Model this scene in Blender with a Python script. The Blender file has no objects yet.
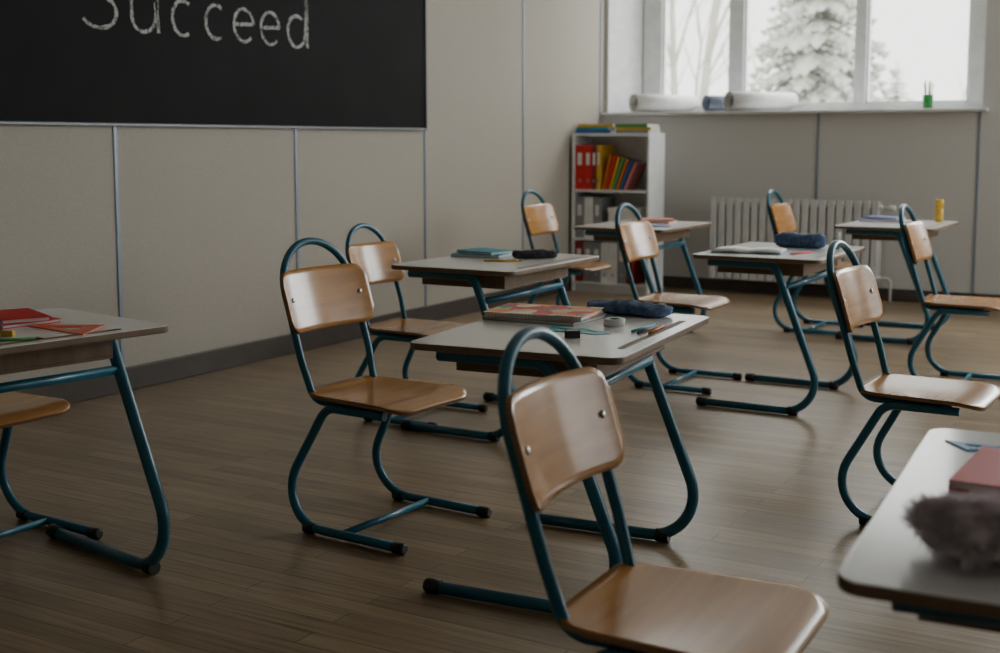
import bpy, math, random, bmesh
from mathutils import Vector, Matrix
random.seed(7)
SC=bpy.context.scene
COL=SC.collection
pi=math.pi
# ------------------------------------------------------------ materials
def mat(name,c1,c2=None,rough=.5,metal=0,scale=(1,1,1),ns=5,bump=0,detail=6,ramp=(.3,.7),spec=.5,coat=0):
    m=bpy.data.materials.new(name); m.use_nodes=True
    nt=m.node_tree; b=nt.nodes['Principled BSDF']
    b.inputs['Roughness'].default_value=rough; b.inputs['Metallic'].default_value=metal
    b.inputs['Specular IOR Level'].default_value=spec
    b.inputs['Coat Weight'].default_value=coat; b.inputs['Coat Roughness'].default_value=.12
    if c2 is None: c2=tuple(x*.82 for x in c1)
    tc=nt.nodes.new('ShaderNodeTexCoord'); mp=nt.nodes.new('ShaderNodeMapping')
    mp.inputs['Scale'].default_value=scale
    nz=nt.nodes.new('ShaderNodeTexNoise'); nz.inputs['Scale'].default_value=ns; nz.inputs['Detail'].default_value=detail
    cr=nt.nodes.new('ShaderNodeValToRGB')
    cr.color_ramp.elements[0].position=ramp[0]; cr.color_ramp.elements[1].position=ramp[1]
    cr.color_ramp.elements[0].color=(*c1,1); cr.color_ramp.elements[1].color=(*c2,1)
    nt.links.new(tc.outputs['Object'],mp.inputs[0]); nt.links.new(mp.outputs[0],nz.inputs['Vector'])
    nt.links.new(nz.outputs[0],cr.inputs[0]); nt.links.new(cr.outputs[0],b.inputs['Base Color'])
    if bump:
        bp=nt.nodes.new('ShaderNodeBump'); bp.inputs['Strength'].default_value=bump; bp.inputs['Distance'].default_value=.01
        nt.links.new(nz.outputs[0],bp.inputs['Height']); nt.links.new(bp.outputs[0],b.inputs['Normal'])
    return m
def flat(name,c,rough=.5,**k): return mat(name,c,tuple(x*.88 for x in c),rough,ns=12,**k)

M_ply=mat('birch_plywood',(.56,.26,.058),(.39,.165,.033),.27,scale=(14,1.2,14),ns=3,ramp=(.25,.75),coat=.3)
M_plyedge=mat('plywood_edge',(.38,.21,.10),(.16,.08,.04),.5,scale=(1,1,60),ns=5)
M_teal=mat('teal_painted_steel',(.010,.13,.205),(.009,.115,.18),.30,ns=20)
M_black=flat('black_plastic',(.012,.012,.013),.45)
M_steel=flat('steel',(.5,.5,.5),.3,metal=1)
M_lam=mat('desk_laminate',(.86,.85,.81),(.79,.78,.74),.22,scale=(1,12,1),ns=6,ramp=(.2,.8),coat=.3)
M_lamw=mat('white_desk_laminate',(.92,.94,.96),(.88,.90,.93),.2,scale=(1,12,1),ns=6,ramp=(.2,.8),coat=1)
M_lamedge=mat('desk_edge',(.22,.15,.09),(.15,.10,.06),.5,ns=10)
M_tray=mat('desk_tray_wood',(.20,.125,.07),(.14,.09,.05),.5,scale=(2,14,2),ns=4)
M_wall=mat('wall_panel_fabric',(.45,.41,.345),(.395,.36,.303),.65,scale=(40,40,160),ns=2,bump=.02,ramp=(.35,.65))
M_wall2=mat('wall_panel_grey_hazed',(.60,.585,.555),(.55,.535,.505),.65,scale=(40,40,160),ns=2,bump=.02,ramp=(.35,.65))  # grey panel, lightened in colour to stand in for window haze
M_ceil=flat('ceiling_paint',(.74,.74,.72),.8)
M_seam=flat('aluminium_strip',(.28,.33,.42),.4,metal=.3)
M_base=mat('dark_baseboard',(.07,.055,.045),(.05,.04,.033),.5,ns=8)
M_board=mat('chalkboard_surface',(.005,.0055,.0055),(.009,.0095,.0095),.65,ns=3,spec=.12)
M_chalk=mat('chalk',(.54,.55,.53),(.10,.10,.10),.9,ns=70,ramp=(.46,.64))
M_alu=flat('aluminium_frame',(.22,.23,.25),.45,metal=.4)
M_white=flat('white_upvc',(.93,.94,.94),.4)
M_rad=flat('radiator_enamel',(.68,.68,.67),.4)
M_sill=flat('sill_board',(.70,.70,.69),.3)
M_paper=flat('white_paper',(.84,.83,.81),.7)
M_shelfw=flat('white_shelf_board',(.86,.87,.87),.5)
def colmat(n,c,r=.5): return flat(n,c,r)
M_red=colmat('red_cover',(.68,.018,.015)); M_dred=colmat('dark_red_cover',(.28,.02,.02))
M_yel=colmat('yellow_cover',(.70,.43,.04)); M_orng=colmat('orange_cover',(.68,.17,.03))
M_tri=colmat('red_plastic',(.85,.13,.035),.3)
M_grn=colmat('green_cover',(.10,.36,.11)); M_blu=colmat('blue_cover',(.03,.11,.40))
M_lblu=colmat('light_blue_plastic',(.06,.38,.75),.3)
M_tealc=colmat('teal_cover',(.03,.36,.46)); M_pur=colmat('purple_cover',(.10,.06,.32))
M_navy=mat('navy_denim',(.035,.075,.20),(.13,.21,.34),.9,ns=70,bump=.6)
M_gry=colmat('grey_cover',(.28,.29,.30)); M_pink=colmat('pink_cover',(.6,.2,.2))
M_char=mat('maroon_fabric',(.10,.025,.035),(.06,.015,.02),.9,ns=60,bump=.2)
M_dark=mat('dark_fabric',(.035,.035,.045),(.06,.06,.07),.9,ns=60,bump=.2)
M_fur=mat('grey_fur',(.97,.88,.91),(.80,.71,.74),.9,ns=40)
M_clear=mat('tinted_plastic',(.06,.60,.66),(.05,.54,.60),.15,ns=5)
M_glassg=flat('green_cup_plastic',(.02,.28,.05),.3)
M_blup=flat('bluish_paper',(.42,.48,.66),.7)
M_blud=flat('shaded_blue_paper',(.22,.27,.45),.7)  # darker copy of the bluish paper, shade inside rolls put in colour

def floor_mat():
    m=bpy.data.materials.new('laminate_floor'); m.use_nodes=True; nt=m.node_tree; b=nt.nodes['Principled BSDF']
    tc=nt.nodes.new('ShaderNodeTexCoord'); br=nt.nodes.new('ShaderNodeTexBrick')
    br.inputs['Scale'].default_value=1; br.inputs['Brick Width'].default_value=.9; br.inputs['Row Height'].default_value=.07
    br.inputs['Mortar Size'].default_value=.0016; br.inputs['Color1'].default_value=(.37,.27,.165,1)
    br.inputs['Color2'].default_value=(.25,.178,.105,1); br.inputs['Mortar'].default_value=(.09,.065,.04,1)
    br.offset=.37
    mp=nt.nodes.new('ShaderNodeMapping'); mp.inputs['Scale'].default_value=(1.2,26,1)
    nz=nt.nodes.new('ShaderNodeTexNoise'); nz.inputs['Scale'].default_value=3; nz.inputs['Detail'].default_value=8
    cr=nt.nodes.new('ShaderNodeValToRGB'); cr.color_ramp.elements[0].position=.3; cr.color_ramp.elements[1].position=.7
    cr.color_ramp.elements[0].color=(.62,.61,.6,1); cr.color_ramp.elements[1].color=(1.15,1.14,1.12,1)
    mx=nt.nodes.new('ShaderNodeMix'); mx.data_type='RGBA'; mx.blend_type='MULTIPLY'; mx.inputs[0].default_value=1
    nt.links.new(tc.outputs['Object'],br.inputs['Vector']); nt.links.new(tc.outputs['Object'],mp.inputs[0])
    nt.links.new(mp.outputs[0],nz.inputs['Vector']); nt.links.new(nz.outputs[0],cr.inputs[0])
    nt.links.new(br.outputs['Color'],mx.inputs[6]); nt.links.new(cr.outputs[0],mx.inputs[7])
    nt.links.new(mx.outputs[2],b.inputs['Base Color'])
    b.inputs['Roughness'].default_value=.30
    return m
M_floor=floor_mat()
def pattern_mat():
    m=bpy.data.materials.new('patterned_cover'); m.use_nodes=True; nt=m.node_tree; b=nt.nodes['Principled BSDF']
    tc=nt.nodes.new('ShaderNodeTexCoord'); vo=nt.nodes.new('ShaderNodeTexVoronoi'); vo.inputs['Scale'].default_value=20
    cr=nt.nodes.new('ShaderNodeValToRGB'); e=cr.color_ramp.elements
    e[0].color=(.80,.50,.34,1); e[1].color=(.72,.62,.50,1)
    for p,c in ((.25,(.75,.07,.05,1)),(.4,(.85,.74,.52,1)),(.6,(.06,.32,.30,1)),(.75,(.85,.34,.10,1))):
        x=e.new(p); x.color=c
    cr.color_ramp.interpolation='CONSTANT'
    sp=nt.nodes.new('ShaderNodeSeparateColor')
    nt.links.new(tc.outputs['Object'],vo.inputs['Vector']); nt.links.new(vo.outputs['Color'],sp.inputs[0])
    nt.links.new(sp.outputs[0],cr.inputs[0]); nt.links.new(cr.outputs[0],b.inputs['Base Color']); b.inputs['Roughness'].default_value=.5
    return m
M_pat=pattern_mat()

# ------------------------------------------------------------ mesh helpers
def fillet(pts,rad,seg=9):
    P=[Vector(p) for p in pts]; out=[P[0]]
    for i in range(1,len(P)-1):
        r=rad[i-1] if hasattr(rad,'__len__') else rad
        a=P[i]-P[i-1]; b=P[i+1]-P[i]; la,lb=a.length,b.length; a.normalize(); b.normalize()
        ph=a.angle(b)
        if ph<.02 or r<=0: out.append(P[i]); continue
        t=min(r*math.tan(ph/2),la*.49 if i>1 else la*.95,lb*.49 if i<len(P)-2 else lb*.95)
        r=t/math.tan(ph/2); k=4/3*math.tan(ph/4)*r
        p0=P[i]-a*t; p3=P[i]+b*t; p1=p0+a*k; p2=p3-b*k
        for j in range(seg+1):
            s=j/seg; out.append(p0*(1-s)**3+p1*3*s*(1-s)**2+p2*3*s*s*(1-s)+p3*s**3)
    out.append(P[-1]); return out
class MB:
    def __init__(s): s.v=[];s.f=[];s.m=[];s.s=[]
    def add(s,vs,fs,mi=0,sm=False,M=None):
        o=len(s.v)
        for p in vs:
            p=Vector(p)
            if M is not None: p=M@p
            s.v.append(tuple(p))
        for f in fs: s.f.append(tuple(i+o for i in f)); s.m.append(mi); s.s.append(sm)
        return s
    def box(s,x0,x1,y0,y1,z0,z1,mi=0,M=None):
        vs=[(x,y,z) for z in (z0,z1) for y in (y0,y1) for x in (x0,x1)]
        return s.add(vs,[(0,2,3,1),(4,5,7,6),(0,1,5,4),(2,6,7,3),(0,4,6,2),(1,3,7,5)],mi,False,M)
    def sweep(s,pts,r,sides=12,mi=0,cap=True,M=None,flatten=1,closed=False):
        P=[Vector(p) for p in pts]; n=len(P); rr=r if hasattr(r,'__len__') else [r]*n
        T=[]
        for i in range(n):
            a=P[max(i-1,0)]; b=P[min(i+1,n-1)]; d=(b-a)
            T.append(d.normalized() if d.length>1e-9 else Vector((0,0,1)))
        up=Vector((0,0,1)) if abs(T[0].z)<.9 else Vector((1,0,0))
        N=(up-T[0]*up.dot(T[0])).normalized(); vs=[]
        for i in range(n):
            if i: N=(N-T[i]*N.dot(T[i])).normalized()
            B=T[i].cross(N)
            for j in range(sides):
                a=2*pi*j/sides; vs.append(P[i]+(N*math.cos(a)*flatten+B*math.sin(a))*rr[i])
        fs=[]
        for i in range(n-1):
            for j in range(sides):
                k=(j+1)%sides; fs.append((i*sides+j,i*sides+k,(i+1)*sides+k,(i+1)*sides+j))
        s.add(vs,fs,mi,True,M)
        if cap:
            o=len(s.v)-len(vs)
            s.f.append(tuple(o+j for j in range(sides))[::-1]); s.m.append(mi); s.s.append(False)
            s.f.append(tuple(o+(n-1)*sides+j for j in range(sides))); s.m.append(mi); s.s.append(False)
        return s
    def lathe(s,prof,seg=24,mi=0,M=None,sm=True):
        vs=[];fs=[]
        for r,z in prof:
            for j in range(seg):
                a=2*pi*j/seg; vs.append((r*math.cos(a),r*math.sin(a),z))
        for i in range(len(prof)-1):
            for j in range(seg):
                k=(j+1)%seg; fs.append((i*seg+j,i*seg+k,(i+1)*seg+k,(i+1)*seg+j))
        s.add(vs,fs,mi,sm,M); o=len(s.v)-len(vs)
        if prof[0][0]>1e-6: s.f.append(tuple(o+j for j in range(seg))[::-1]); s.m.append(mi); s.s.append(False)
        if prof[-1][0]>1e-6: s.f.append(tuple(o+(len(prof)-1)*seg+j for j in range(seg))); s.m.append(mi); s.s.append(False)
        return s
    def rprism(s,x0,x1,y0,y1,z0,z1,r,mi=0,mside=None,seg=6,M=None):
        o=[]
        for cx,cy,a0 in ((x1-r,y1-r,0),(x0+r,y1-r,pi/2),(x0+r,y0+r,pi),(x1-r,y0+r,1.5*pi)):
            for j in range(seg+1):
                a=a0+pi/2*j/seg; o.append((cx+r*math.cos(a),cy+r*math.sin(a)))
        return s.poly(o,z0,z1,mi,mside,M)
    def poly(s,o,z0,z1,mi=0,mside=None,M=None):
        n=len(o); vs=[(x,y,z0) for x,y in o]+[(x,y,z1) for x,y in o]
        if mside is None: mside=mi
        s.add(vs,[tuple(range(n))[::-1],tuple(range(n,2*n))],mi,False,M)
        off=len(s.v)-2*n
        for j in range(n):
            k=(j+1)%n; s.f.append((off+j,off+k,off+n+k,off+n+j)); s.m.append(mside); s.s.append(False)
        return s
    def panel(s,f,nu,nv,t,mi=0,me=0):
        G=[[Vector(f(i/nu,j/nv)) for j in range(nv+1)] for i in range(nu+1)]
        top=[];bot=[]
        for i in range(nu+1):
            for j in range(nv+1):
                du=G[min(i+1,nu)][j]-G[max(i-1,0)][j]; dv=G[i][min(j+1,nv)]-G[i][max(j-1,0)]
                n=du.cross(dv)
                n=n.normalized() if n.length>1e-12 else Vector((0,0,1))
                top.append(G[i][j]+n*t/2); bot.append(G[i][j]-n*t/2)
        W=nv+1; ft=[(i*W+j,(i+1)*W+j,(i+1)*W+j+1,i*W+j+1) for i in range(nu) for j in range(nv)]
        N=len(top)
        s.add(top+bot,ft+[tuple(x+N for x in q[::-1]) for q in ft],mi,True)
        off=len(s.v)-2*N
        ring=[(i,0) for i in range(nu+1)]+[(nu,j) for j in range(1,nv+1)]+[(i,nv) for i in range(nu-1,-1,-1)]+[(0,j) for j in range(nv-1,0,-1)]
        for a in range(len(ring)):
            p=ring[a][0]*W+ring[a][1]; q=ring[(a+1)%len(ring)]; q=q[0]*W+q[1]
            s.f.append((off+p,off+q,off+q+N,off+p+N)); s.m.append(me); s.s.append(False)
        return s
    def obj(s,name,mats,parent=None,loc=(0,0,0),rot=(0,0,0),bevel=0,seg=2,**props):
        me=bpy.data.meshes.new(name); me.from_pydata(s.v,[],s.f)
        if not isinstance(mats,(list,tuple)): mats=[mats]
        for m in mats: me.materials.append(m)
        me.polygons.foreach_set('material_index',s.m); me.polygons.foreach_set('use_smooth',s.s)
        bm=bmesh.new(); bm.from_mesh(me); bmesh.ops.recalc_face_normals(bm,faces=bm.faces); bm.to_mesh(me); bm.free()
        me.update()
        o=bpy.data.objects.new(name,me); COL.objects.link(o); o.location=loc; o.rotation_euler=rot
        if parent: o.parent=parent
        if bevel:
            b=o.modifiers.new('bevel','BEVEL'); b.width=bevel; b.segments=seg; b.limit_method='ANGLE'; b.angle_limit=math.radians(40)
        for k,v in props.items(): o[k]=v
        return o
def empty(name,label,cat,loc=(0,0,0),rz=0,group=None):
    o=bpy.data.objects.new(name,None); o.empty_display_size=.1; COL.objects.link(o)
    o.location=loc; o.rotation_euler=(0,0,rz); o['label']=label; o['category']=cat
    if group: o['group']=group
    return o
def clone(root,loc,rz,label=None):
    r=root.copy(); COL.objects.link(r); r.location=loc; r.rotation_euler=(0,0,rz)
    if label: r['label']=label
    def rec(src,dst):
        for c in list(src.children):
            k=c.copy(); COL.objects.link(k); k.parent=dst; k.matrix_parent_inverse=c.matrix_parent_inverse.copy(); rec(c,k)
    rec(root,r); return r

# ------------------------------------------------------------ room shell
WX=-4.37; WY=9.25; RX=3.2; BY=-2.2; CZ=3.4
def S(o): o['kind']='structure'; return o
W1=(-4.335,-1.476); W2=(-.75,2.2); SZ=1.36; TZ=3.15; T=.50
W3=(4.6,8.6)
S(MB().box(WX-.2,RX+.2,BY-.2,WY+T,-.1,0).obj('floor',M_floor))
S(MB().box(WX-.2,RX+.2,BY-.2,WY+T,CZ,CZ+.1).obj('ceiling',M_ceil))
S(MB().box(WX-.2,WX,BY-.2,WY+T,0,CZ).obj('wall_left',M_wall))
b=MB().box(RX,RX+.2,BY-.2,WY+T,0,.9).box(RX,RX+.2,BY-.2,WY+T,2.85,CZ).box(RX,RX+.2,BY-.2,W3[0],.9,2.85).box(RX,RX+.2,W3[1],WY+T,.9,2.85)
S(b.obj('wall_right',M_wall2))
S(MB().box(WX,RX,BY-.2,BY,0,CZ).obj('wall_rear',M_wall))
b=MB()
b.box(WX,RX,WY,WY+T,0,SZ).box(WX,RX,WY,WY+T,TZ,CZ)
b.box(WX,W1[0],WY,WY+T,SZ,TZ).box(W1[1],W2[0],WY,WY+T,SZ,TZ).box(W2[1],RX,WY,WY+T,SZ,TZ)
S(b.obj('wall_window_side',M_wall2))
S(MB().poly([(-4.335,WY),(-4.335,WY+T-.06),(-4.20,WY+T-.06)],SZ+.026,TZ).obj('trim_1',M_white))
S(MB().box(W1[0]-.03,W1[1]+.04,WY-.07,WY+T-.08,SZ,SZ+.025).obj('trim_2',M_sill,bevel=.006))
S(MB().box(W2[0]-.04,W2[1]+.04,WY-.07,WY+T-.08,SZ,SZ+.025).obj('trim_3',M_sill,bevel=.006))
S(MB().box(WX,WX+.018,BY,WY,0,.11).obj('baseboard_left',M_base,bevel=.004))
S(MB().box(WX+.018,RX,WY-.018,WY,0,.09).obj('baseboard_window_side',M_base,bevel=.004))
k=4
for y in (.23,1.51,2.79,4.07,5.35,6.62,7.90,9.17):
    S(MB().box(WX,WX+.006,y-.009,y+.009,.11,CZ).obj('trim_%d'%k,M_seam)); k+=1
for x in (-2.62,-1.49,-.3,.9,2.1):
    S(MB().box(x-.008,x+.008,WY-.006,WY,.09,SZ).obj('trim_%d'%k,M_seam)); k+=1
def window(n,x0,x1,mull,y=WY+T-.06):
    b=MB(); z0=SZ+.025
    b.box(x0,x1,y-.05,y+.03,z0,z0+.05).box(x0,x1,y-.05,y+.03,TZ-.09,TZ)
    for a,c in mull: b.box(a,c,y-.05,y+.03,z0+.05,TZ-.09)
    for i in range(len(mull)-1):
        a=mull[i][1]; c=mull[i+1][0]
        b.box(a,a+.02,y-.03,y+.02,z0+.05,TZ-.09).box(c-.02,c,y-.03,y+.02,z0+.05,TZ-.09)
        b.box(a,c,y-.03,y+.02,z0+.05,z0+.07)
    S(b.obj('window_%d'%n,M_white,bevel=.004))
window(1,-4.20,-1.476,[(-4.20,-4.04),(-3.455,-3.345),(-2.455,-2.385),(-1.64,-1.476)])
window(2,W2[0],W2[1],[(W2[0],W2[0]+.1),(.2,.32),(1.2,1.3),(W2[1]-.1,W2[1])])
b=MB().box(RX+.05,RX+.12,W3[0],W3[1],.9,.98).box(RX+.05,RX+.12,W3[0],W3[1],2.77,2.85)
for i in range(5):
    y=W3[0]+(W3[1]-W3[0]-.08)*i/4; b.box(RX+.05,RX+.12,y,y+.08,.98,2.77)
S(b.obj('window_3',M_white))  # unseen right-wall window, added to bring in fill light

# ------------------------------------------------------------ chalkboard
BZ0=1.235; BZ1=2.5; BY0=1.9; BY1=6.60
cb=empty('chalkboard','long black chalkboard with chalk handwriting on the panelled wall','chalkboard',(WX,(BY0+BY1)/2,BZ0))
hw=(BY1-BY0)/2; H=BZ1-BZ0
MB().box(.006,.022,-hw,hw,0,H).obj('board_surface',M_board,cb)
b=MB().box(.006,.03,-hw-.012,hw+.012,-.014,0).box(.006,.03,-hw-.012,hw+.012,H,H+.014).box(.006,.03,hw,hw+.012,0,H).box(.006,.03,-hw-.012,-hw,0,H)
b.obj('frame',M_alu,cb,bevel=.003)
def arc(cx,cz,rx,rz,a0,a1,n=22):
    return [(cx+rx*math.cos(math.radians(a0+(a1-a0)*i/n)),cz+rz*math.sin(math.radians(a0+(a1-a0)*i/n))) for i in range(n+1)]
def lin(a,b_,n=10): return [(a[0]+(b_[0]-a[0])*i/n,a[1]+(b_[1]-a[1])*i/n) for i in range(n+1)]
xh=.165
def c_(x): return [arc(x+.08,xh/2,.070,xh/2,55,300)]
def e_(x): return [lin((x+.01,xh*.50),(x+.15,xh*.56))+arc(x+.08,xh/2,.072,xh/2,8,315)]
letters=[('S',[arc(.12,.21,.095,.075,35,250)+arc(.12,.07,.10,.072,70,-150)])]
x=.31; letters.append(('u',[lin((x,xh),(x,.065))+arc(x+.07,.065,.07,.065,180,340)+lin((x+.145,.06),(x+.15,xh))+lin((x+.152,xh),(x+.16,0.0))]))
letters+=[('c',c_(.55)),('c',c_(.77)),('e',e_(.97)),('e',e_(1.17))]
x=1.38; letters.append(('d',[arc(x+.08,xh/2,.072,xh/2,50,330)+lin((x+.15,xh*.4),(x+.165,.29))+lin((x+.166,.29),(x+.168,0),16)]))
ty=3.86-(BY0+BY1)/2; tz=1.655-BZ0
for ch,sts in letters:
    b=MB()
    for st in sts:
        pts=[(.0235,ty+p[0]*1.02,tz+p[1]) for p in st]
        n=len(pts); vs=[]; wd=.0095
        for i in range(n):
            a=Vector(pts[max(i-1,0)]); c=Vector(pts[min(i+1,n-1)]); d=(c-a).normalized(); nn=Vector((0,-d.z,d.y))
            w=wd*(.7+.5*random.random()); p=Vector(pts[i])+nn*random.uniform(-.0015,.0015); vs+= [p+nn*w,p-nn*w]
        b.add(vs,[(2*i,2*i+1,2*i+3,2*i+2) for i in range(n-1)])
    b.obj('chalk_letter',M_chalk,cb,label='white chalk handwritten letter %s'%ch)

# ------------------------------------------------------------ chair
def tx(z): return -.165-.135*((z-.4)/.44)
def make_chair():
    R=empty('school_chair','plywood school chair with teal tubular steel frame','chair',group='teal-framed school chairs')
    R_=.0115
    top=[(tx(.70+.145*math.sin(a)),-.155*math.cos(a),.70+.145*math.sin(a)) for a in [pi*i/20 for i in range(1,20)]]
    left=fillet([(.10,-.13,.382),(tx(.385),-.14,.382),(tx(.5),-.155,.5),(tx(.60),-.155,.60)],[.05,.1])
    right=[(p[0],-p[1],p[2]) for p in left][::-1]
    path=left+[(tx(.66),-.155,.66),(tx(.7),-.155,.70)]+top+[(tx(.7),.155,.70),(tx(.66),.155,.66)]+right
    MB().sweep(path,R_,12).obj('back_loop',M_teal,R)
    for s in (-1,1):
        p=fillet([(.13,s*.165,.374),(-.09,s*.168,.374),(-.285,s*.21,.017),(.215,s*.21,.017)],[.06,.12],12)
        lg=MB().sweep(p,.0135,12).obj('leg',M_teal,R)
        for cx in (-.12,.215):
            MB().sweep([(cx-.02,s*.21,.0165),(cx+.016,s*.21,.0165),(cx+.02,s*.21,.0165)],[.0163,.0163,.011],12).obj('foot_cap',M_black,lg)
    MB().sweep([(.0,-.21,.018),(.0,.21,.018)],.0105,10).obj('crossbar',M_teal,R)
    MB().sweep([(.06,-.165,.372),(.06,.165,.372)],.009,10).obj('seat_support',M_teal,R)
    def fs(u,v):
        y=(u-.5)*2; yy=math.copysign(abs(y)**.75,y); 
        x0,x1=-.185,.195; xr=.07
        wdt=.188
        Y=yy*wdt; e=max(0,abs(Y)-(wdt-xr)); ins=xr-math.sqrt(max(xr*xr-e*e,0))
        X=(x0+ins)+(x1-x0-2*ins)*v
        Y*= .93+.09*v
        Z=.402-.006*(1-yy*yy)*math.sin(pi*v)
        if X>.11: Z-=2.6*(X-.11)**2
        if X<-.12: Z+=2.0*(X+.12)**2
        return (X,Y,Z)
    MB().panel(fs,26,20,.011,0,1).obj('seat',[M_ply,M_plyedge],R)
    def fb(u,v):
        y=(u-.5)*2; yy=math.copysign(abs(y)**.75,y); wdt=.192; hr=.045
        Y=yy*wdt; e=max(0,abs(Y)-(wdt-hr)); ins=hr-math.sqrt(max(hr*hr-e*e,0))
        z0,z1=.582,.765; Z=(z0+ins)+(z1-z0-2*ins)*v
        X=tx(Z)+.018+.035*((Y/.19)**2-.68)
        return (X,Y,Z)
    bk=MB().panel(fb,26,12,.010,0,1).obj('backrest',[M_ply,M_plyedge],R)
    for s in (-1,1):
        z=.68; M=Matrix.Translation((tx(z)+.0235,s*.153,z))@Matrix.Rotation(math.radians(73),4,'Y')
        MB().lathe([(.0075,-.001),(.007,.002),(.004,.0035),(0.0001,.004)],12,M=M).obj('screw',M_steel,bk)
    return R
chair0=make_chair()
def place(root,x,y,deg,label): root.location=(x,y,0); root.rotation_euler=(0,0,math.radians(deg)); root['label']=label
chairs=[(-2.145,3.03,-4,'plywood chair with teal frame facing desk with patterned notebook',1),
(-2.90,4.33,0,'slightly smaller plywood chair with teal frame near the panelled wall',.94),
(-3.42,6.82,0,'plywood chair with teal frame near the bookshelf',1),
(-2.21,5.56,0,'plywood chair with teal frame at desk with open notebook',1),
(-2.13,7.60,0,'plywood chair with teal frame in front of the radiator',1),
(-1.02,6.16,0,'plywood chair with teal frame, seat catching window light',1),
(-.75,3.93,-2,'plywood chair with teal frame standing alone on wooden floor',.985),
(-.71,1.85,2,'plywood chair with teal frame at desk with fluffy pencil case',.98),
(-3.02,2.28,-4,'plywood chair with teal frame tucked under desk with red books',1)]
for i,(x,y,d,l,sc) in enumerate(chairs):
    if i==0: place(chair0,x,y,d,l)
    else:
        c=clone(chair0,(x,y,0),math.radians(d),l)
        c.scale=(sc,sc,sc)

# ------------------------------------------------------------ desk
def make_desk(h,lam=None,fx=.315,tr=.066):
    R=empty('school_desk','school desk','desk',group='teal-framed school desks')
    t=.018; a=.28; w=.39
    MB().rprism(-a,a,-w,w,h-t,h,.035,0,1).obj('tabletop',[lam or M_lam,M_lamedge],R,bevel=.003)
    MB().rprism(.225,.245,-.26,.26,h,h+.0008,.0095).obj('pencil_groove',M_lamedge,R)
    zt=h-t
    zl=zt-tr
    b=MB().box(-.20,.18,-.27,.27,zl,zl+.008).box(.172,.18,-.27,.27,zl+.008,zt).box(-.20,.172,-.27,-.262,zl+.008,zt).box(-.20,.172,.262,.27,zl+.008,zt)
    b.obj('storage_tray',M_tray,R,bevel=.002)
    for s in (-1,1):
        y=s*.325
        p=fillet([(-.22,y,zt-.018),(.075,y,zt-.018),(fx,y,.018),(-.24,y,.018)],[.05,.13],14)
        lg=MB().sweep(p,.0165,12).obj('leg',M_teal,R)
        for cx in (fx-.15,-.24):
            MB().sweep([(cx-.024,y,.0195),(cx-.018,y,.0195),(cx+.02,y,.0195)],[.014,.0193,.0193],12).obj('foot_cap',M_black,lg)
    MB().sweep([(.12,-.325,zt-.11),(.12,.325,zt-.11)],.013,10).obj('crossbar',M_teal,R)
    return R
dA=make_desk(.658); dB=make_desk(.67); dW=make_desk(.645,M_lamw); dL=make_desk(.67,None,.385,.066)
desks={}
def reg(k,root,x,y,deg,h,l,new=True):
    if new: root=clone(root,(x,y,0),math.radians(deg),l)
    else: place(root,x,y,deg,l)
    desks[k]=(x,y,math.radians(deg),h); return root
reg('C',dA,-1.485,2.94,5,.658,'pale-topped teal-framed desk with patterned notebook and navy pencil case',False)
r=reg('R',dW,-.12,1.865,4,.645,'white-topped desk with a red book and grey furry pencil case',False); r.scale=(1,1.12,1)
reg('B',dB,-2.55,4.41,0,.67,'pale-topped teal-framed desk with teal books near the panelled wall',False)
reg('L',dL,-2.72,2.06,-10,.67,'pale-topped teal-framed desk with red books and a set square',False)
reg('J',dB,-2.93,6.77,0,.67,'pale-topped teal-framed desk with a red book near the bookshelf')
reg('F',dB,-1.69,5.44,0,.67,'pale-topped teal-framed desk with open notebook and navy pencil case')
reg('H',dB,-1.66,7.60,0,.67,'pale-topped teal-framed desk with purple book and yellow glue stick')

def on(o,k,x,y,deg=0,dz=0):
    h=desks[k][3]; o.location=(x,y,h+dz); o.rotation_euler=(0,0,math.radians(deg))
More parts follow.
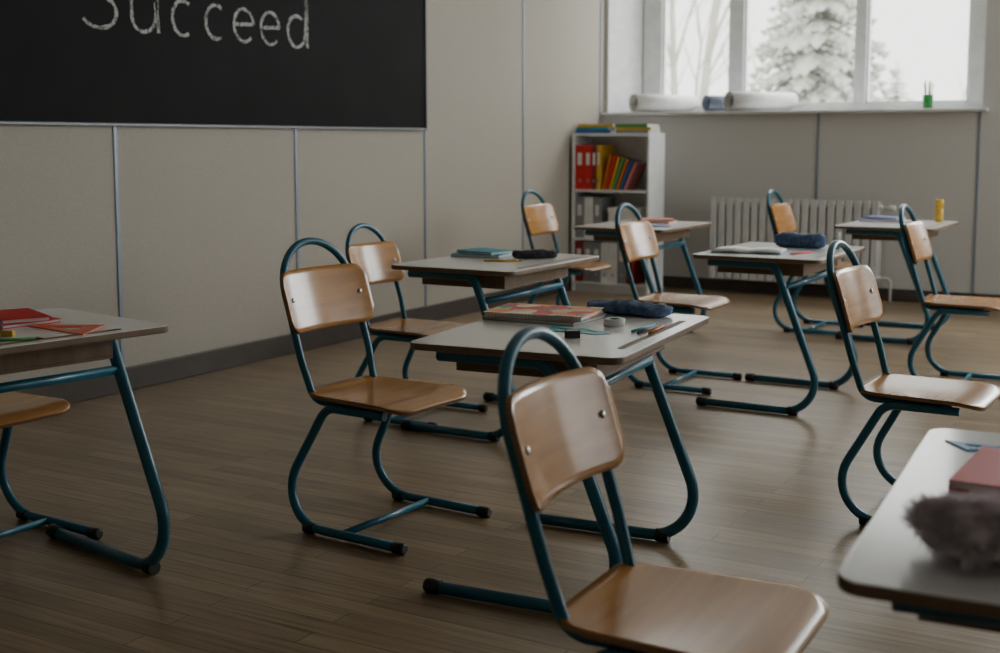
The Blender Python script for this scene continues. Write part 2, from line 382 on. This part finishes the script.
# ------------------------------------------------------------ small things
def book(name,w,d,t,m,label,cat='book'):
    R=empty(name,label,cat); c=.0018
    MB().box(-w/2,w/2,-d/2,d/2,0,c).box(-w/2,w/2,-d/2,d/2,t-c,t).box(-w/2,-w/2+c,-d/2,d/2,c,t-c).obj('cover',m,R)
    MB().box(-w/2+c,w/2-.004,-d/2+.004,d/2-.004,c,t-c).obj('pages',M_paper,R)
    return R
def pouch(name,L,W,H,m,label,mz=None,cat='pencil case',seed=1,crumple=1):
    R=empty(name,label,cat); vs=[];fs=[];n=36;sd=32; rn=random.Random(seed)
    ph=[rn.random()*6 for _ in range(6)]
    for i in range(n+1):
        u=-1+2*i/n; sc=(1-abs(u)**8)**.5 if abs(u)<1 else 0; sc=max(sc,.02)
        for j in range(sd):
            a=2*pi*j/sd; ca,sa=math.cos(a),math.sin(a)
            wr=1+crumple*(.05*math.sin(u*8+ph[0]+2*a)+.05*math.sin(u*17+ph[1]-3*a)+.03*math.sin(u*29+ph[4]+5*a))
            y=math.copysign(abs(ca)**.7,ca)*W/2*sc*wr*(1+.06*math.sin(u*4+ph[2]))
            z=math.copysign(abs(sa)**.8,sa)*H/2*(.35+.65*sc)
            z=z*(wr+.16*crumple*math.sin(u*5+ph[3]) if sa>0 else 1)+H/2
            vs.append((u*L/2,y,z))
    for i in range(n):
        for j in range(sd):
            k=(j+1)%sd; fs.append((i*sd+j,i*sd+k,(i+1)*sd+k,(i+1)*sd+j))
    fs+= [tuple(range(sd))[::-1],tuple(n*sd+j for j in range(sd))]
    MB().add(vs,fs,0,True).obj('case_body',m,R)
    tp=[vs[i*sd+sd//4] for i in range(2,n-1)]
    MB().sweep([(p[0],p[1],p[2]) for p in tp],.0035,8,flatten=.6).obj('zipper',mz or M_steel,R)
    p=tp[-4]; MB().box(p[0],p[0]+.022,p[1]-.003,p[1]+.003,p[2]+.001,p[2]+.005).obj('zipper_pull',M_steel,R)
    return R
def pencil(m,label,L=.16,r=.0038,name='pencil'):
    R=empty(name,label,'pencil')
    MB().sweep([(-L/2,0,r),(L/2-.018,0,r)],r,6).obj('barrel',m,R)
    MB().sweep([(L/2-.018,0,r),(L/2,0,r)],[r,.0006],6).obj('tip',M_plyedge,R)
    return R
def setsq(name,a,b_,m,label):
    R=empty(name,label,'ruler')
    o=[(0,0),(a,0),(0,b_)]; c=(a/3,b_/3); i=[(c[0]+(p[0]-c[0])*.36,c[1]+(p[1]-c[1])*.36) for p in o]
    vs=[];fs=[]
    for z in (0,.0025):
        vs+=[(p[0]-a/3,p[1]-b_/3,z) for p in o]+[(p[0]-a/3,p[1]-b_/3,z) for p in i]
    for j in range(3):
        k=(j+1)%3
        fs+=[(j,k,3+k,3+j),(6+j,6+k,9+k,9+j),(j,k,6+k,6+j),(3+j,3+k,9+k,9+j)]
    MB().add(vs,fs).obj('ruler_body',m,R)
    b=MB()
    for q in range(int(a/.01)-1): b.box(.01+q*.01-a/3,.0108+q*.01-a/3,.002-b_/3,(.008 if q%5==0 else .005)-b_/3+.002,.0025,.0027)
    b.obj('ruler_markings',M_black,R)
    return R
def protractor(label):
    R=empty('protractor',label,'ruler'); n=20; vs=[];fs=[]
    for z in (0,.002):
        for i in range(n+1):
            a=pi*i/n; vs+=[(.055*math.cos(a),.055*math.sin(a),z),(.03*math.cos(a),.03*math.sin(a)+.004,z)]
    N=2*(n+1)
    for i in range(n):
        p=2*i; fs+=[(p,p+2,p+3,p+1),(N+p,N+p+1,N+p+3,N+p+2),(p,N+p,N+p+2,p+2),(p+1,p+3,N+p+3,N+p+1)]
    fs+=[(0,1,N+1,N),(N-2,N-1,2*N-1,2*N-2)]
    b=MB().add(vs,fs); b.box(-.055,.055,-.012,.006,0,.002); b.obj('protractor_body',M_clear,R); return R
def sharpener(m,label,s=1):
    R=empty('pencil_sharpener',label,'sharpener')
    MB().poly([(-.013*s,-.008*s),(.013*s,-.006*s),(.013*s,.006*s),(-.013*s,.008*s)],0,.012*s).obj('sharpener_body',m,R,bevel=.001)
    MB().box(-.010*s,.010*s,-.004*s,.004*s,.012*s,.012*s+.0008).obj('blade',M_steel,R); return R
def gluestick(m,label,h=.11,r=.015):
    R=empty('glue_stick',label,'glue stick')
    MB().lathe([(r,0),(r,h*.62)],20).obj('tube',m,R)
    MB().lathe([(r*1.06,h*.62),(r*1.06,h*.97),(r*.9,h)],20).obj('cap',M_paper if m is not M_yel else M_yel,R); return R

nb=empty('spiral_notebook','spiral notebook with patterned cover on a grey book','notebook')
MB().box(-.145,.145,-.105,.105,0,.0015).box(-.145,.145,-.105,.105,.012,.0135).obj('cover',M_pat,nb)
MB().box(-.14,.14,-.10,.102,.0015,.012).obj('pages',M_paper,nb)
b=MB()
for i in range(26):
    x=-.135+i*.0108
    b.sweep([(x,-.105+.008*math.cos(a),.0068+.0085*math.sin(a)) for a in [2*pi*j/10 for j in range(11)]],.0009,5,cap=False)
b.obj('spiral_binding',M_steel,nb)
on(nb,'C',-1.635,3.08,9,.010)
o=book('exercise_book',.285,.205,.010,M_gry,'grey book lying beneath the patterned notebook'); on(o,'C',-1.628,3.072,0)
o=pouch('pencil_case',.26,.10,.036,M_navy,'navy denim pencil case lying on desk',M_gry,crumple=1.3); on(o,'C',-1.46,3.27,-4)
o=protractor('teal transparent plastic protractor on desk'); on(o,'C',-1.40,2.925,150)
tp=empty('tape_roll','small roll of white adhesive tape on desk','tape')
b=MB(); b.lathe([(.014,0),(.029,0),(.029,.019),(.014,.019),(.014,0)],28); b.obj('tape_body',M_paper,tp)
MB().lathe([(.013,-.0),(.0142,0),(.0142,.0195),(.013,.0195),(.013,0)],28).obj('core',M_glassg,tp)
on(tp,'C',-1.40,3.04)
o=sharpener(M_dark,'small dark pencil sharpener on desk',1.5); on(o,'C',-1.405,2.80,30)
o=pencil(M_orng,'orange pencil lying along desk edge'); on(o,'C',-1.265,3.02,97,.0008)
o=pencil(M_tray,'plain wooden pencil lying beside other pencils'); on(o,'C',-1.285,3.01,92)
o=pencil(M_tealc,'teal pencil lying beside other pencils'); on(o,'C',-1.305,3.03,88)
o=setsq('set_square',.12,.09,M_clear,'small teal plastic set square on desk'); on(o,'C',-1.48,2.90,20)
o=book('exercise_book',.22,.17,.010,M_red,'thin red exercise book with cream pages'); on(o,'L',-2.80,2.22,-10)
o=book('exercise_book',.21,.165,.012,M_red,'red exercise book on top of another'); on(o,'L',-2.795,2.21,-24,.010)
o=book('exercise_book',.15,.12,.008,M_yel,'yellow exercise book lying on desk'); on(o,'L',-2.84,1.98,10)
o=setsq('set_square',.22,.17,M_tri,'red-orange plastic triangular set square'); on(o,'L',-2.565,2.215,-150)
o=pouch('pencil_case',.19,.07,.045,M_char,'dark maroon pencil case with a pinkish zip'  ,M_pink); on(o,'L',-2.665,1.975,75)
o=sharpener(M_yel,'yellow plastic pencil sharpener on desk',1.2); on(o,'L',-2.595,2.05,20)
o=pencil(M_grn,'green pencil lying on desk'); on(o,'L',-2.53,2.0,48)
o=book('exercise_book',.25,.24,.014,M_red,'red exercise book lying on white desk'); on(o,'R',-.195,1.99,-2)
o=setsq('set_square',.08,.07,M_lblu,'small bright blue plastic set square'); on(o,'R',-.335,2.16,40)
fc=empty('fluffy_pencil_case','grey-mauve fluffy faux-fur pencil case on desk','pencil case')
L,W,Hh=.23,.13,.06; vs=[];fs=[];n=20;sd=24
def fpt(u,a):
    sc=max((1-abs(u)**3)**.5 if abs(u)<1 else 0,.02); ca,sa=math.cos(a),math.sin(a)
    return Vector((u*L/2,ca*W/2*sc,sa*Hh/2*(.3+.7*sc)+Hh/2))
for i in range(n+1):
    for j in range(sd): vs.append(fpt(-1+2*i/n,2*pi*j/sd))
for i in range(n):
    for j in range(sd):
        k=(j+1)%sd; fs.append((i*sd+j,i*sd+k,(i+1)*sd+k,(i+1)*sd+j))
fs+= [tuple(range(sd))[::-1],tuple(n*sd+j for j in range(sd))]
MB().add(vs,fs,0,True).obj('case_body',M_fur,fc)
b=MB()
tufts=[(random.uniform(-.98,.98),random.uniform(-.35,pi+.35),Vector((random.gauss(0,.6),random.gauss(0,.6),random.gauss(0,.45))),random.uniform(.7,1.4)) for _ in range(300)]
for tu,ta,td,tl in tufts:
    for i in range(44):
        u=max(-.99,min(.99,tu+random.gauss(0,.045))); a=ta+random.gauss(0,.10); p=fpt(u,a)
        nrm=(p-Vector((u*L/2*.7,0,Hh/2))).normalized(); d=(nrm+td+Vector((random.gauss(0,.10),random.gauss(0,.10),random.gauss(0,.10)))).normalized()
        s=d.cross(Vector((random.random(),random.random(),random.random()))).normalized()*.0010
        l=random.uniform(.016,.026)*tl; q=p+d*l*.6; r=p+d*l+Vector((0,0,-.004))
        if r.z<.001 or q.z<.001: continue
        b.add([p-s,p+s,q+s*.7,q-s*.7,r],[(0,1,2,3),(3,2,4)])
b.obj('fur',M_fur,fc,kind='stuff')
on(fc,'R',-.195,1.60,25)
o=book('exercise_book',.22,.17,.014,M_tealc,'teal covered exercise book on desk'); on(o,'B',-2.70,4.53,8)
o=book('exercise_book',.20,.15,.012,M_tealc,'smaller teal book resting on the teal book'); on(o,'B',-2.69,4.54,-12,.014)
o=pouch('pencil_case',.19,.065,.035,M_dark,'dark fabric pencil case on desk',seed=4); on(o,'B',-2.46,4.55,35)
o=pencil(M_yel,'yellow pencil lying on desk'); on(o,'B',-2.50,4.36,30)
o=book('exercise_book',.23,.18,.014,M_red,'red book on desk near bookshelf'); on(o,'J',-2.93,6.93,5)
o=book('exercise_book',.19,.15,.010,M_orng,'orange book on top of red book'); on(o,'J',-2.92,6.94,25,.014)
o=pencil(M_blu,'blue pencil lying on desk'); on(o,'J',-2.78,6.6,40)
on_=empty('open_notebook','open notebook with blank white pages on desk','notebook')
MB().panel(lambda u,v:((u-.5)*.30,(v-.5)*.21,.006+.006*abs(math.sin((u-.5)*2*pi))),24,2,.006).obj('pages',M_paper,on_)
MB().box(-.155,.155,-.108,.108,0,.002).obj('cover',M_tealc,on_)
on(on_,'F',-1.79,5.29,10)
o=pouch('pencil_case',.24,.08,.065,M_navy,'dark navy fabric pencil case on desk',seed=8,crumple=.6); on(o,'F',-1.66,5.62,-6)
o=gluestick(M_grn,'green glue stick standing on desk',.075,.011); on(o,'F',-1.49,5.62)
o=pencil(M_red,'red pencil lying on desk'); on(o,'F',-1.56,5.31,70)
o=book('exercise_book',.25,.19,.018,M_pur,'purple book on desk by the radiator'); on(o,'H',-1.78,7.74,5)
o=book('exercise_book',.21,.16,.012,M_blu,'blue book on top of purple book'); on(o,'H',-1.77,7.74,-8,.018)
o=gluestick(M_yel,'yellow glue stick standing upright on desk',.135,.024); on(o,'H',-1.48,7.88)

# ------------------------------------------------------------ bookshelf
SX0,SX1,SY0,SY1=-4.34,-3.70,8.62,8.92; SH=1.215
bs=empty('bookshelf','white open bookshelf filled with binders and books','bookshelf',((SX0+SX1)/2,(SY0+SY1)/2,0))
hx=(SX1-SX0)/2; hy=(SY1-SY0)/2; t=.018
shz=[.06,.40,.77,SH-t]
b=MB().box(-hx,-hx+t,-hy,hy,0,SH).box(hx-t,hx,-hy,hy,0,SH).box(-hx+t,hx-t,hy-.006,hy,.06,SH-t).box(-hx+t,hx-t,-hy+.03,-hy+.045,0,.06)
b.obj('carcass',M_shelfw,bs,bevel=.002)
for z in shz: MB().box(-hx+t,hx-t,-hy,hy-.006,z,z+t).obj('shelf',M_shelfw,bs,bevel=.002)
def binder(m,w,label,x,z,h=.31,g='ring binders in the bookshelf'):
    R=empty('ring_binder',label,'binder',(x,SY0+.015,z),group=g)
    MB().box(0,w,0,.004,0,h).box(0,.003,.004,.265,0,h).box(w-.003,w,.004,.265,0,h).obj('cover',m,R,bevel=.001)
    MB().box(.006,w-.006,.02,.25,.003,h-.012).obj('pages',M_paper,R)
    MB().box(w*.25,w*.75,-.001,0,h*.55,h*.82).obj('spine_label',M_paper,R)
    Mx=Matrix.Translation((w/2,0,h*.2))@Matrix.Rotation(pi/2,4,'X')
    MB().lathe([(.008,0),(.012,0),(.012,.002),(.008,.002),(.008,0)],16,M=Mx).obj('finger_ring',M_steel,R)
    return R
x=SX0+.022; zt=shz[2]+t
for m,w,l in ((M_red,.075,'red ring binder with white spine label'),(M_red,.06,'red ring binder with white spine label'),(M_dred,.04,'dark red ring binder on shelf'),(M_yel,.03,'slim yellow ring binder on shelf')):
    binder(m,w,l,x,zt,.34); x+=w+.002
def leanbook(m,w,h,label,x,z,ang,name='book'):
    R=empty(name,label,'book',(x,SY0+.03,z),group='leaning colourful books on the shelf')
    R.rotation_euler=(0,math.radians(ang),0)
    MB().box(0,.002,0,.20,0,h).box(w-.002,w,0,.20,0,h).box(.002,w-.002,0,.002,0,h).obj('cover',m,R)
    MB().box(.002,w-.002,.002,.195,.003,h-.004).obj('pages',M_paper,R)
x=SX0+.245
for i,(m,l) in enumerate(((M_orng,'orange'),(M_red,'red'),(M_yel,'yellow'),(M_grn,'green'),(M_orng,'orange'),(M_blu,'blue'),(M_pink,'pink'))):
    a=12+i*2.0; w=.021
    leanbook(m,w,.27-.008*i,'%s book leaning on the shelf'%l,x,zt+w*math.sin(math.radians(a)),a); x+=.0265+.001*i
zt=shz[1]+t; x=SX0+.024
for m,w,l in ((M_gry,.075,'grey ring binder on lower shelf'),(M_shelfw,.075,'white ring binder on lower shelf'),(M_gry,.06,'grey ring binder on lower shelf')):
    binder(m,w,l,x,zt); x+=w+.003
bx=empty('storage_box','pale cardboard storage box on the shelf','box',(SX0+.43,SY0+.145,zt))
MB().box(-.13,.13,-.125,.125,0,.2).obj('box_body',M_paper,bx,bevel=.003); MB().box(-.134,.134,-.129,.129,.2,.235).obj('lid',M_shelfw,bx,bevel=.003)
MB().box(-.04,.04,-.1265,-.125,.08,.13).obj('box_label',M_gry,bx)
zt=shz[0]+t; x=SX0+.024
for m,w,l in ((M_dred,.07,'dark red'),(M_gry,.07,'grey'),(M_gry,.07,'grey'),(M_shelfw,.06,'white'),(M_shelfw,.07,'white'),(M_gry,.07,'grey'),(M_dred,.06,'dark red')):
    binder(m,w,l+' ring binder on bottom shelf',x,zt); x+=w+.004
def stack(cx,cy,items):
    z=SH
    for m,w,d,tt,l,r in items:
        R=book('magazine',w,d,tt,m,l); R.location=(cx+random.uniform(-.008,.008),cy,z); R.rotation_euler=(0,0,math.radians(90+r)); R['group']='stacked magazines on the bookshelf'; z+=tt
stack(-4.18,8.77,[(M_blu,.22,.29,.026,'blue magazine in a stack',2),(M_tealc,.21,.28,.022,'teal magazine in a stack',-3),(M_yel,.22,.29,.024,'yellow magazine on top of a stack',4)])
stack(-3.86,8.77,[(M_gry,.22,.27,.022,'grey magazine in a stack',-2),(M_yel,.21,.28,.022,'yellow magazine in a stack',3),(M_grn,.22,.27,.026,'green magazine on top of a stack',-2)])

# ------------------------------------------------------------ radiator
rd=empty('radiator','white sectional wall radiator beneath the window','radiator',(-2.755,WY-.115,0))
b=MB(); n=20; pw=1.28/n
for i in range(n):
    x=-.64+pw*(i+.5)
    b.rprism(x-pw*.40,x+pw*.40,-.05,-.035,.11,.73,.006)
    b.box(x-.010,x+.010,-.035,.04,.13,.72)
    b.rprism(x-pw*.40,x+pw*.40,.04,.048,.13,.72,.003)
b.sweep([(-.65,0,.68),(.65,0,.68)],.02,12).sweep([(-.65,0,.17),(.65,0,.17)],.02,12)
b.obj('radiator_body',M_rad,rd,bevel=.003)
MB().sweep(fillet([(.65,0,.17),(.72,0,.17),(.72,0,.001)],.03),.011,10).obj('pipe',M_rad,rd)
MB().sweep([(.655,0,.68),(.69,0,.68),(.695,0,.68),(.74,0,.68)],[.014,.014,.022,.02],14).obj('valve',M_paper,rd)
for sx in (-.5,.5): MB().box(sx-.01,sx+.01,.048,.108,.60,.64).obj('bracket',M_rad,rd)

# ------------------------------------------------------------ sill things
sz=SZ+.025
def roll(x0,y,L,r,ang,label,me=None):
    R=empty('paper_roll',label,'paper roll',(x0,y,sz+r+.003),math.radians(ang),group='rolled paper on the windowsill')
    vs=[];N=72
    for i in range(N+1):
        a=i/N*2*pi*2.6; rr=r*(1-.30*i/N)
        for xx in (0,L): vs.append((xx,rr*math.cos(a-pi/2),rr*math.sin(a-pi/2)))
    fs=[(2*i,2*i+1,2*i+3,2*i+2) for i in range(N)]
    o=MB().add(vs,fs,0,True).obj('rolled_sheet',me or M_paper,R)
    s=o.modifiers.new('thick','SOLIDIFY'); s.thickness=.0025; s.offset=0
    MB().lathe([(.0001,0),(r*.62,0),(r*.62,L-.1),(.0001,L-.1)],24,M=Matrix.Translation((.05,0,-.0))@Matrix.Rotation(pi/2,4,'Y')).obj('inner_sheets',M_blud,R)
roll(-4.09,WY-.045,.58,.072,57,'white rolled paper sheets lying on windowsill')
roll(-3.50,WY+.00,.42,.062,57,'short roll of bluish-white paper on windowsill',M_blup)
roll(-3.30,WY-.045,.60,.074,55,'long white roll of paper lying on windowsill')
cup=empty('pencil_cup','green pencil cup with pencils standing on windowsill','cup',(-1.86,WY+.08,sz))
MB().lathe([(.034,0),(.038,.1),(.0355,.1),(.032,.004),(0.001,.004)],24).obj('cup_body',M_glassg,cup)
for i,m in enumerate((M_yel,M_grn,M_tealc,M_grn,M_orng)):
    a=i*1.26; MB().sweep([(.012*math.cos(a),.012*math.sin(a),.006),(.03*math.cos(a),.03*math.sin(a),.17+.012*(i%3)),(.032*math.cos(a),.032*math.sin(a),.19+.012*(i%3))],[.0042,.0042,.0008],6).obj('pencil',m,cup)

# ------------------------------------------------------------ outside
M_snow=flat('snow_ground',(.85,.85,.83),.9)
M_fir=mat('haze_tinted_needles',(.60,.62,.57),(.66,.67,.62),.95,ns=2)  # haze put into the colour: needles paled instead of misty air
M_bark=mat('haze_tinted_bark',(.44,.42,.36),(.52,.50,.44),.95,ns=3)  # bark paled too, its colour standing in for haze
g=MB().box(-90,60,9.9,140,-1.2,-1.0).obj('ground',M_snow); S(g)
def conifer(x,y,h,r,seed,label,tiers=60):
    rn=random.Random(seed); R=empty('conifer_tree',label,'tree',(x,y,-1),group='haze-paled trees outside the window')
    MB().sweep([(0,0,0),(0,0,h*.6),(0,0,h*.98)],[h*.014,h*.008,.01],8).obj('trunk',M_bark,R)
    b=MB()
    for t_ in range(tiers):
        f=t_/(tiers-1); z=h*(.08+.9*f); rr=r*(1-f)**.9*(.8+.4*rn.random())+.06; nb_=int(16+16*(1-f))
        for k_ in range(nb_):
            a=rn.random()*2*pi; l=rr*rn.uniform(.45,1.1); d=Vector((math.cos(a),math.sin(a),0)); s=Vector((-d.y,d.x,0))
            for q in range(5):
                f0=(q+.6)/5; p=d*l*f0+Vector((0,0,z-l*.35*f0)); tw=l*.26*(1.15-f0)+.04
                for sg in (-1,1):
                    e=p+s*sg*tw+d*tw*.7-Vector((0,0,tw*.5)); b.add([p-d*.07*l,p+d*.08*l,e,p-Vector((0,0,.12*l))],[(0,1,2),(0,2,3),(1,3,2)])
            p0=Vector((0,0,z)); p2=d*l+Vector((0,0,z-l*.35)); b.add([p0+Vector((0,0,.03)),p2,p0-Vector((0,0,.05)),(p0+p2)/2+s*.05,(p0+p2)/2-s*.05],[(0,3,1),(0,1,4),(2,1,3),(2,4,1)])
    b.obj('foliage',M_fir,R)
def bare(x,y,h,seed,label,lean=.03):
    rn=random.Random(seed); R=empty('bare_tree',label,'tree',(x,y,-1),group='haze-paled trees outside the window'); b=MB()
    def br(p,d,l,r,lv):
        pts=[p];rs=[r];q=p.copy();dd=d.copy();n=5
        for i in range(n):
            dd=(dd+Vector((rn.gauss(0,.07),rn.gauss(0,.07),rn.gauss(0,.05)+.02))).normalized(); q=q+dd*l/n; pts.append(q.copy()); rs.append(r*(1-.16*(i+1)))
            if lv<3 and i>=(1 if lv else 0):
                for _ in range(2 if lv<2 else 1):
                    a=rn.random()*2*pi; s=Vector((math.cos(a),math.sin(a),.5)); br(q.copy(),(dd*.8+s*.75).normalized(),l*rn.uniform(.35,.5),rs[-1]*.5,lv+1)
        b.sweep(pts,rs,6)
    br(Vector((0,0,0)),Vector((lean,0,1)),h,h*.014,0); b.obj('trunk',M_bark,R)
conifer(-9.9,34.7,13,2.5,3,'tall conifer coloured pale for winter haze')
bare(-9.05,22.6,9,31,'bare leafless leaning tree coloured for winter haze',.14)
bare(-12.2,30.5,10,12,'slender bare tree coloured for winter haze')
bare(-8.2,46,10,14,'distant bare leafless tree coloured for winter haze')
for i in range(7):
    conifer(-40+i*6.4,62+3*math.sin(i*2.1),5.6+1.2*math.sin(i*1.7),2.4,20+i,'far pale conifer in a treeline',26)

# ------------------------------------------------------------ light
w=bpy.data.worlds.new('overcast_sky'); SC.world=w; w.use_nodes=True; nt=w.node_tree
bg=nt.nodes['Background']; bg.inputs['Color'].default_value=(.98,1.0,.96,1); bg.inputs['Strength'].default_value=3.2
def area(name,loc,rot,sx,sy,power=None,col=(1,1,1)):
    l=bpy.data.lights.new(name,'AREA'); l.shape='RECTANGLE'; l.size=sx; l.size_y=sy
    if power is None: l.cycles.is_portal=True
    else: l.energy=power; l.color=col
    o=bpy.data.objects.new(name,l); COL.objects.link(o); o.location=loc; o.rotation_euler=rot
zc=(SZ+TZ)/2
for a_,c_ in (W1,W2): area('window_portal',((a_+c_)/2,WY+T+.02,zc),(-pi/2,0,0),c_-a_,TZ-SZ)
area('window_fill',((W2[0]+W2[1])/2,WY+T+.35,zc+.2),(-pi/2-.2,0,0),3.2,1.9,230,(.93,.98,1))  # added fill lamp outside the unseen second window
# added fill lamp, boosting sky light steeply through the main window
area('sky_fill',((W1[0]+W1[1])/2,WY+T+1.4,TZ+1.4),(-pi/2+.75,0,0),4.2,1.6,260,(.93,.98,1))
area('side_fill',(RX+.25,(W3[0]+W3[1])/2,1.87),(0,pi/2,0),1.95,W3[1]-W3[0],24,(.93,.98,1))  # added soft fill lamp behind the right-wall opening

# ------------------------------------------------------------ camera
cd=bpy.data.cameras.new('camera'); cam=bpy.data.objects.new('camera',cd); COL.objects.link(cam); SC.camera=cam
cam.location=(0,0,1.15); cam.rotation_euler=(math.radians(90-6.37),0,math.radians(30))
cd.lens=45; cd.sensor_width=36; cd.shift_y=-.045; cd.clip_end=400
cd.dof.use_dof=True; cd.dof.focus_distance=3.4; cd.dof.aperture_fstop=3.6
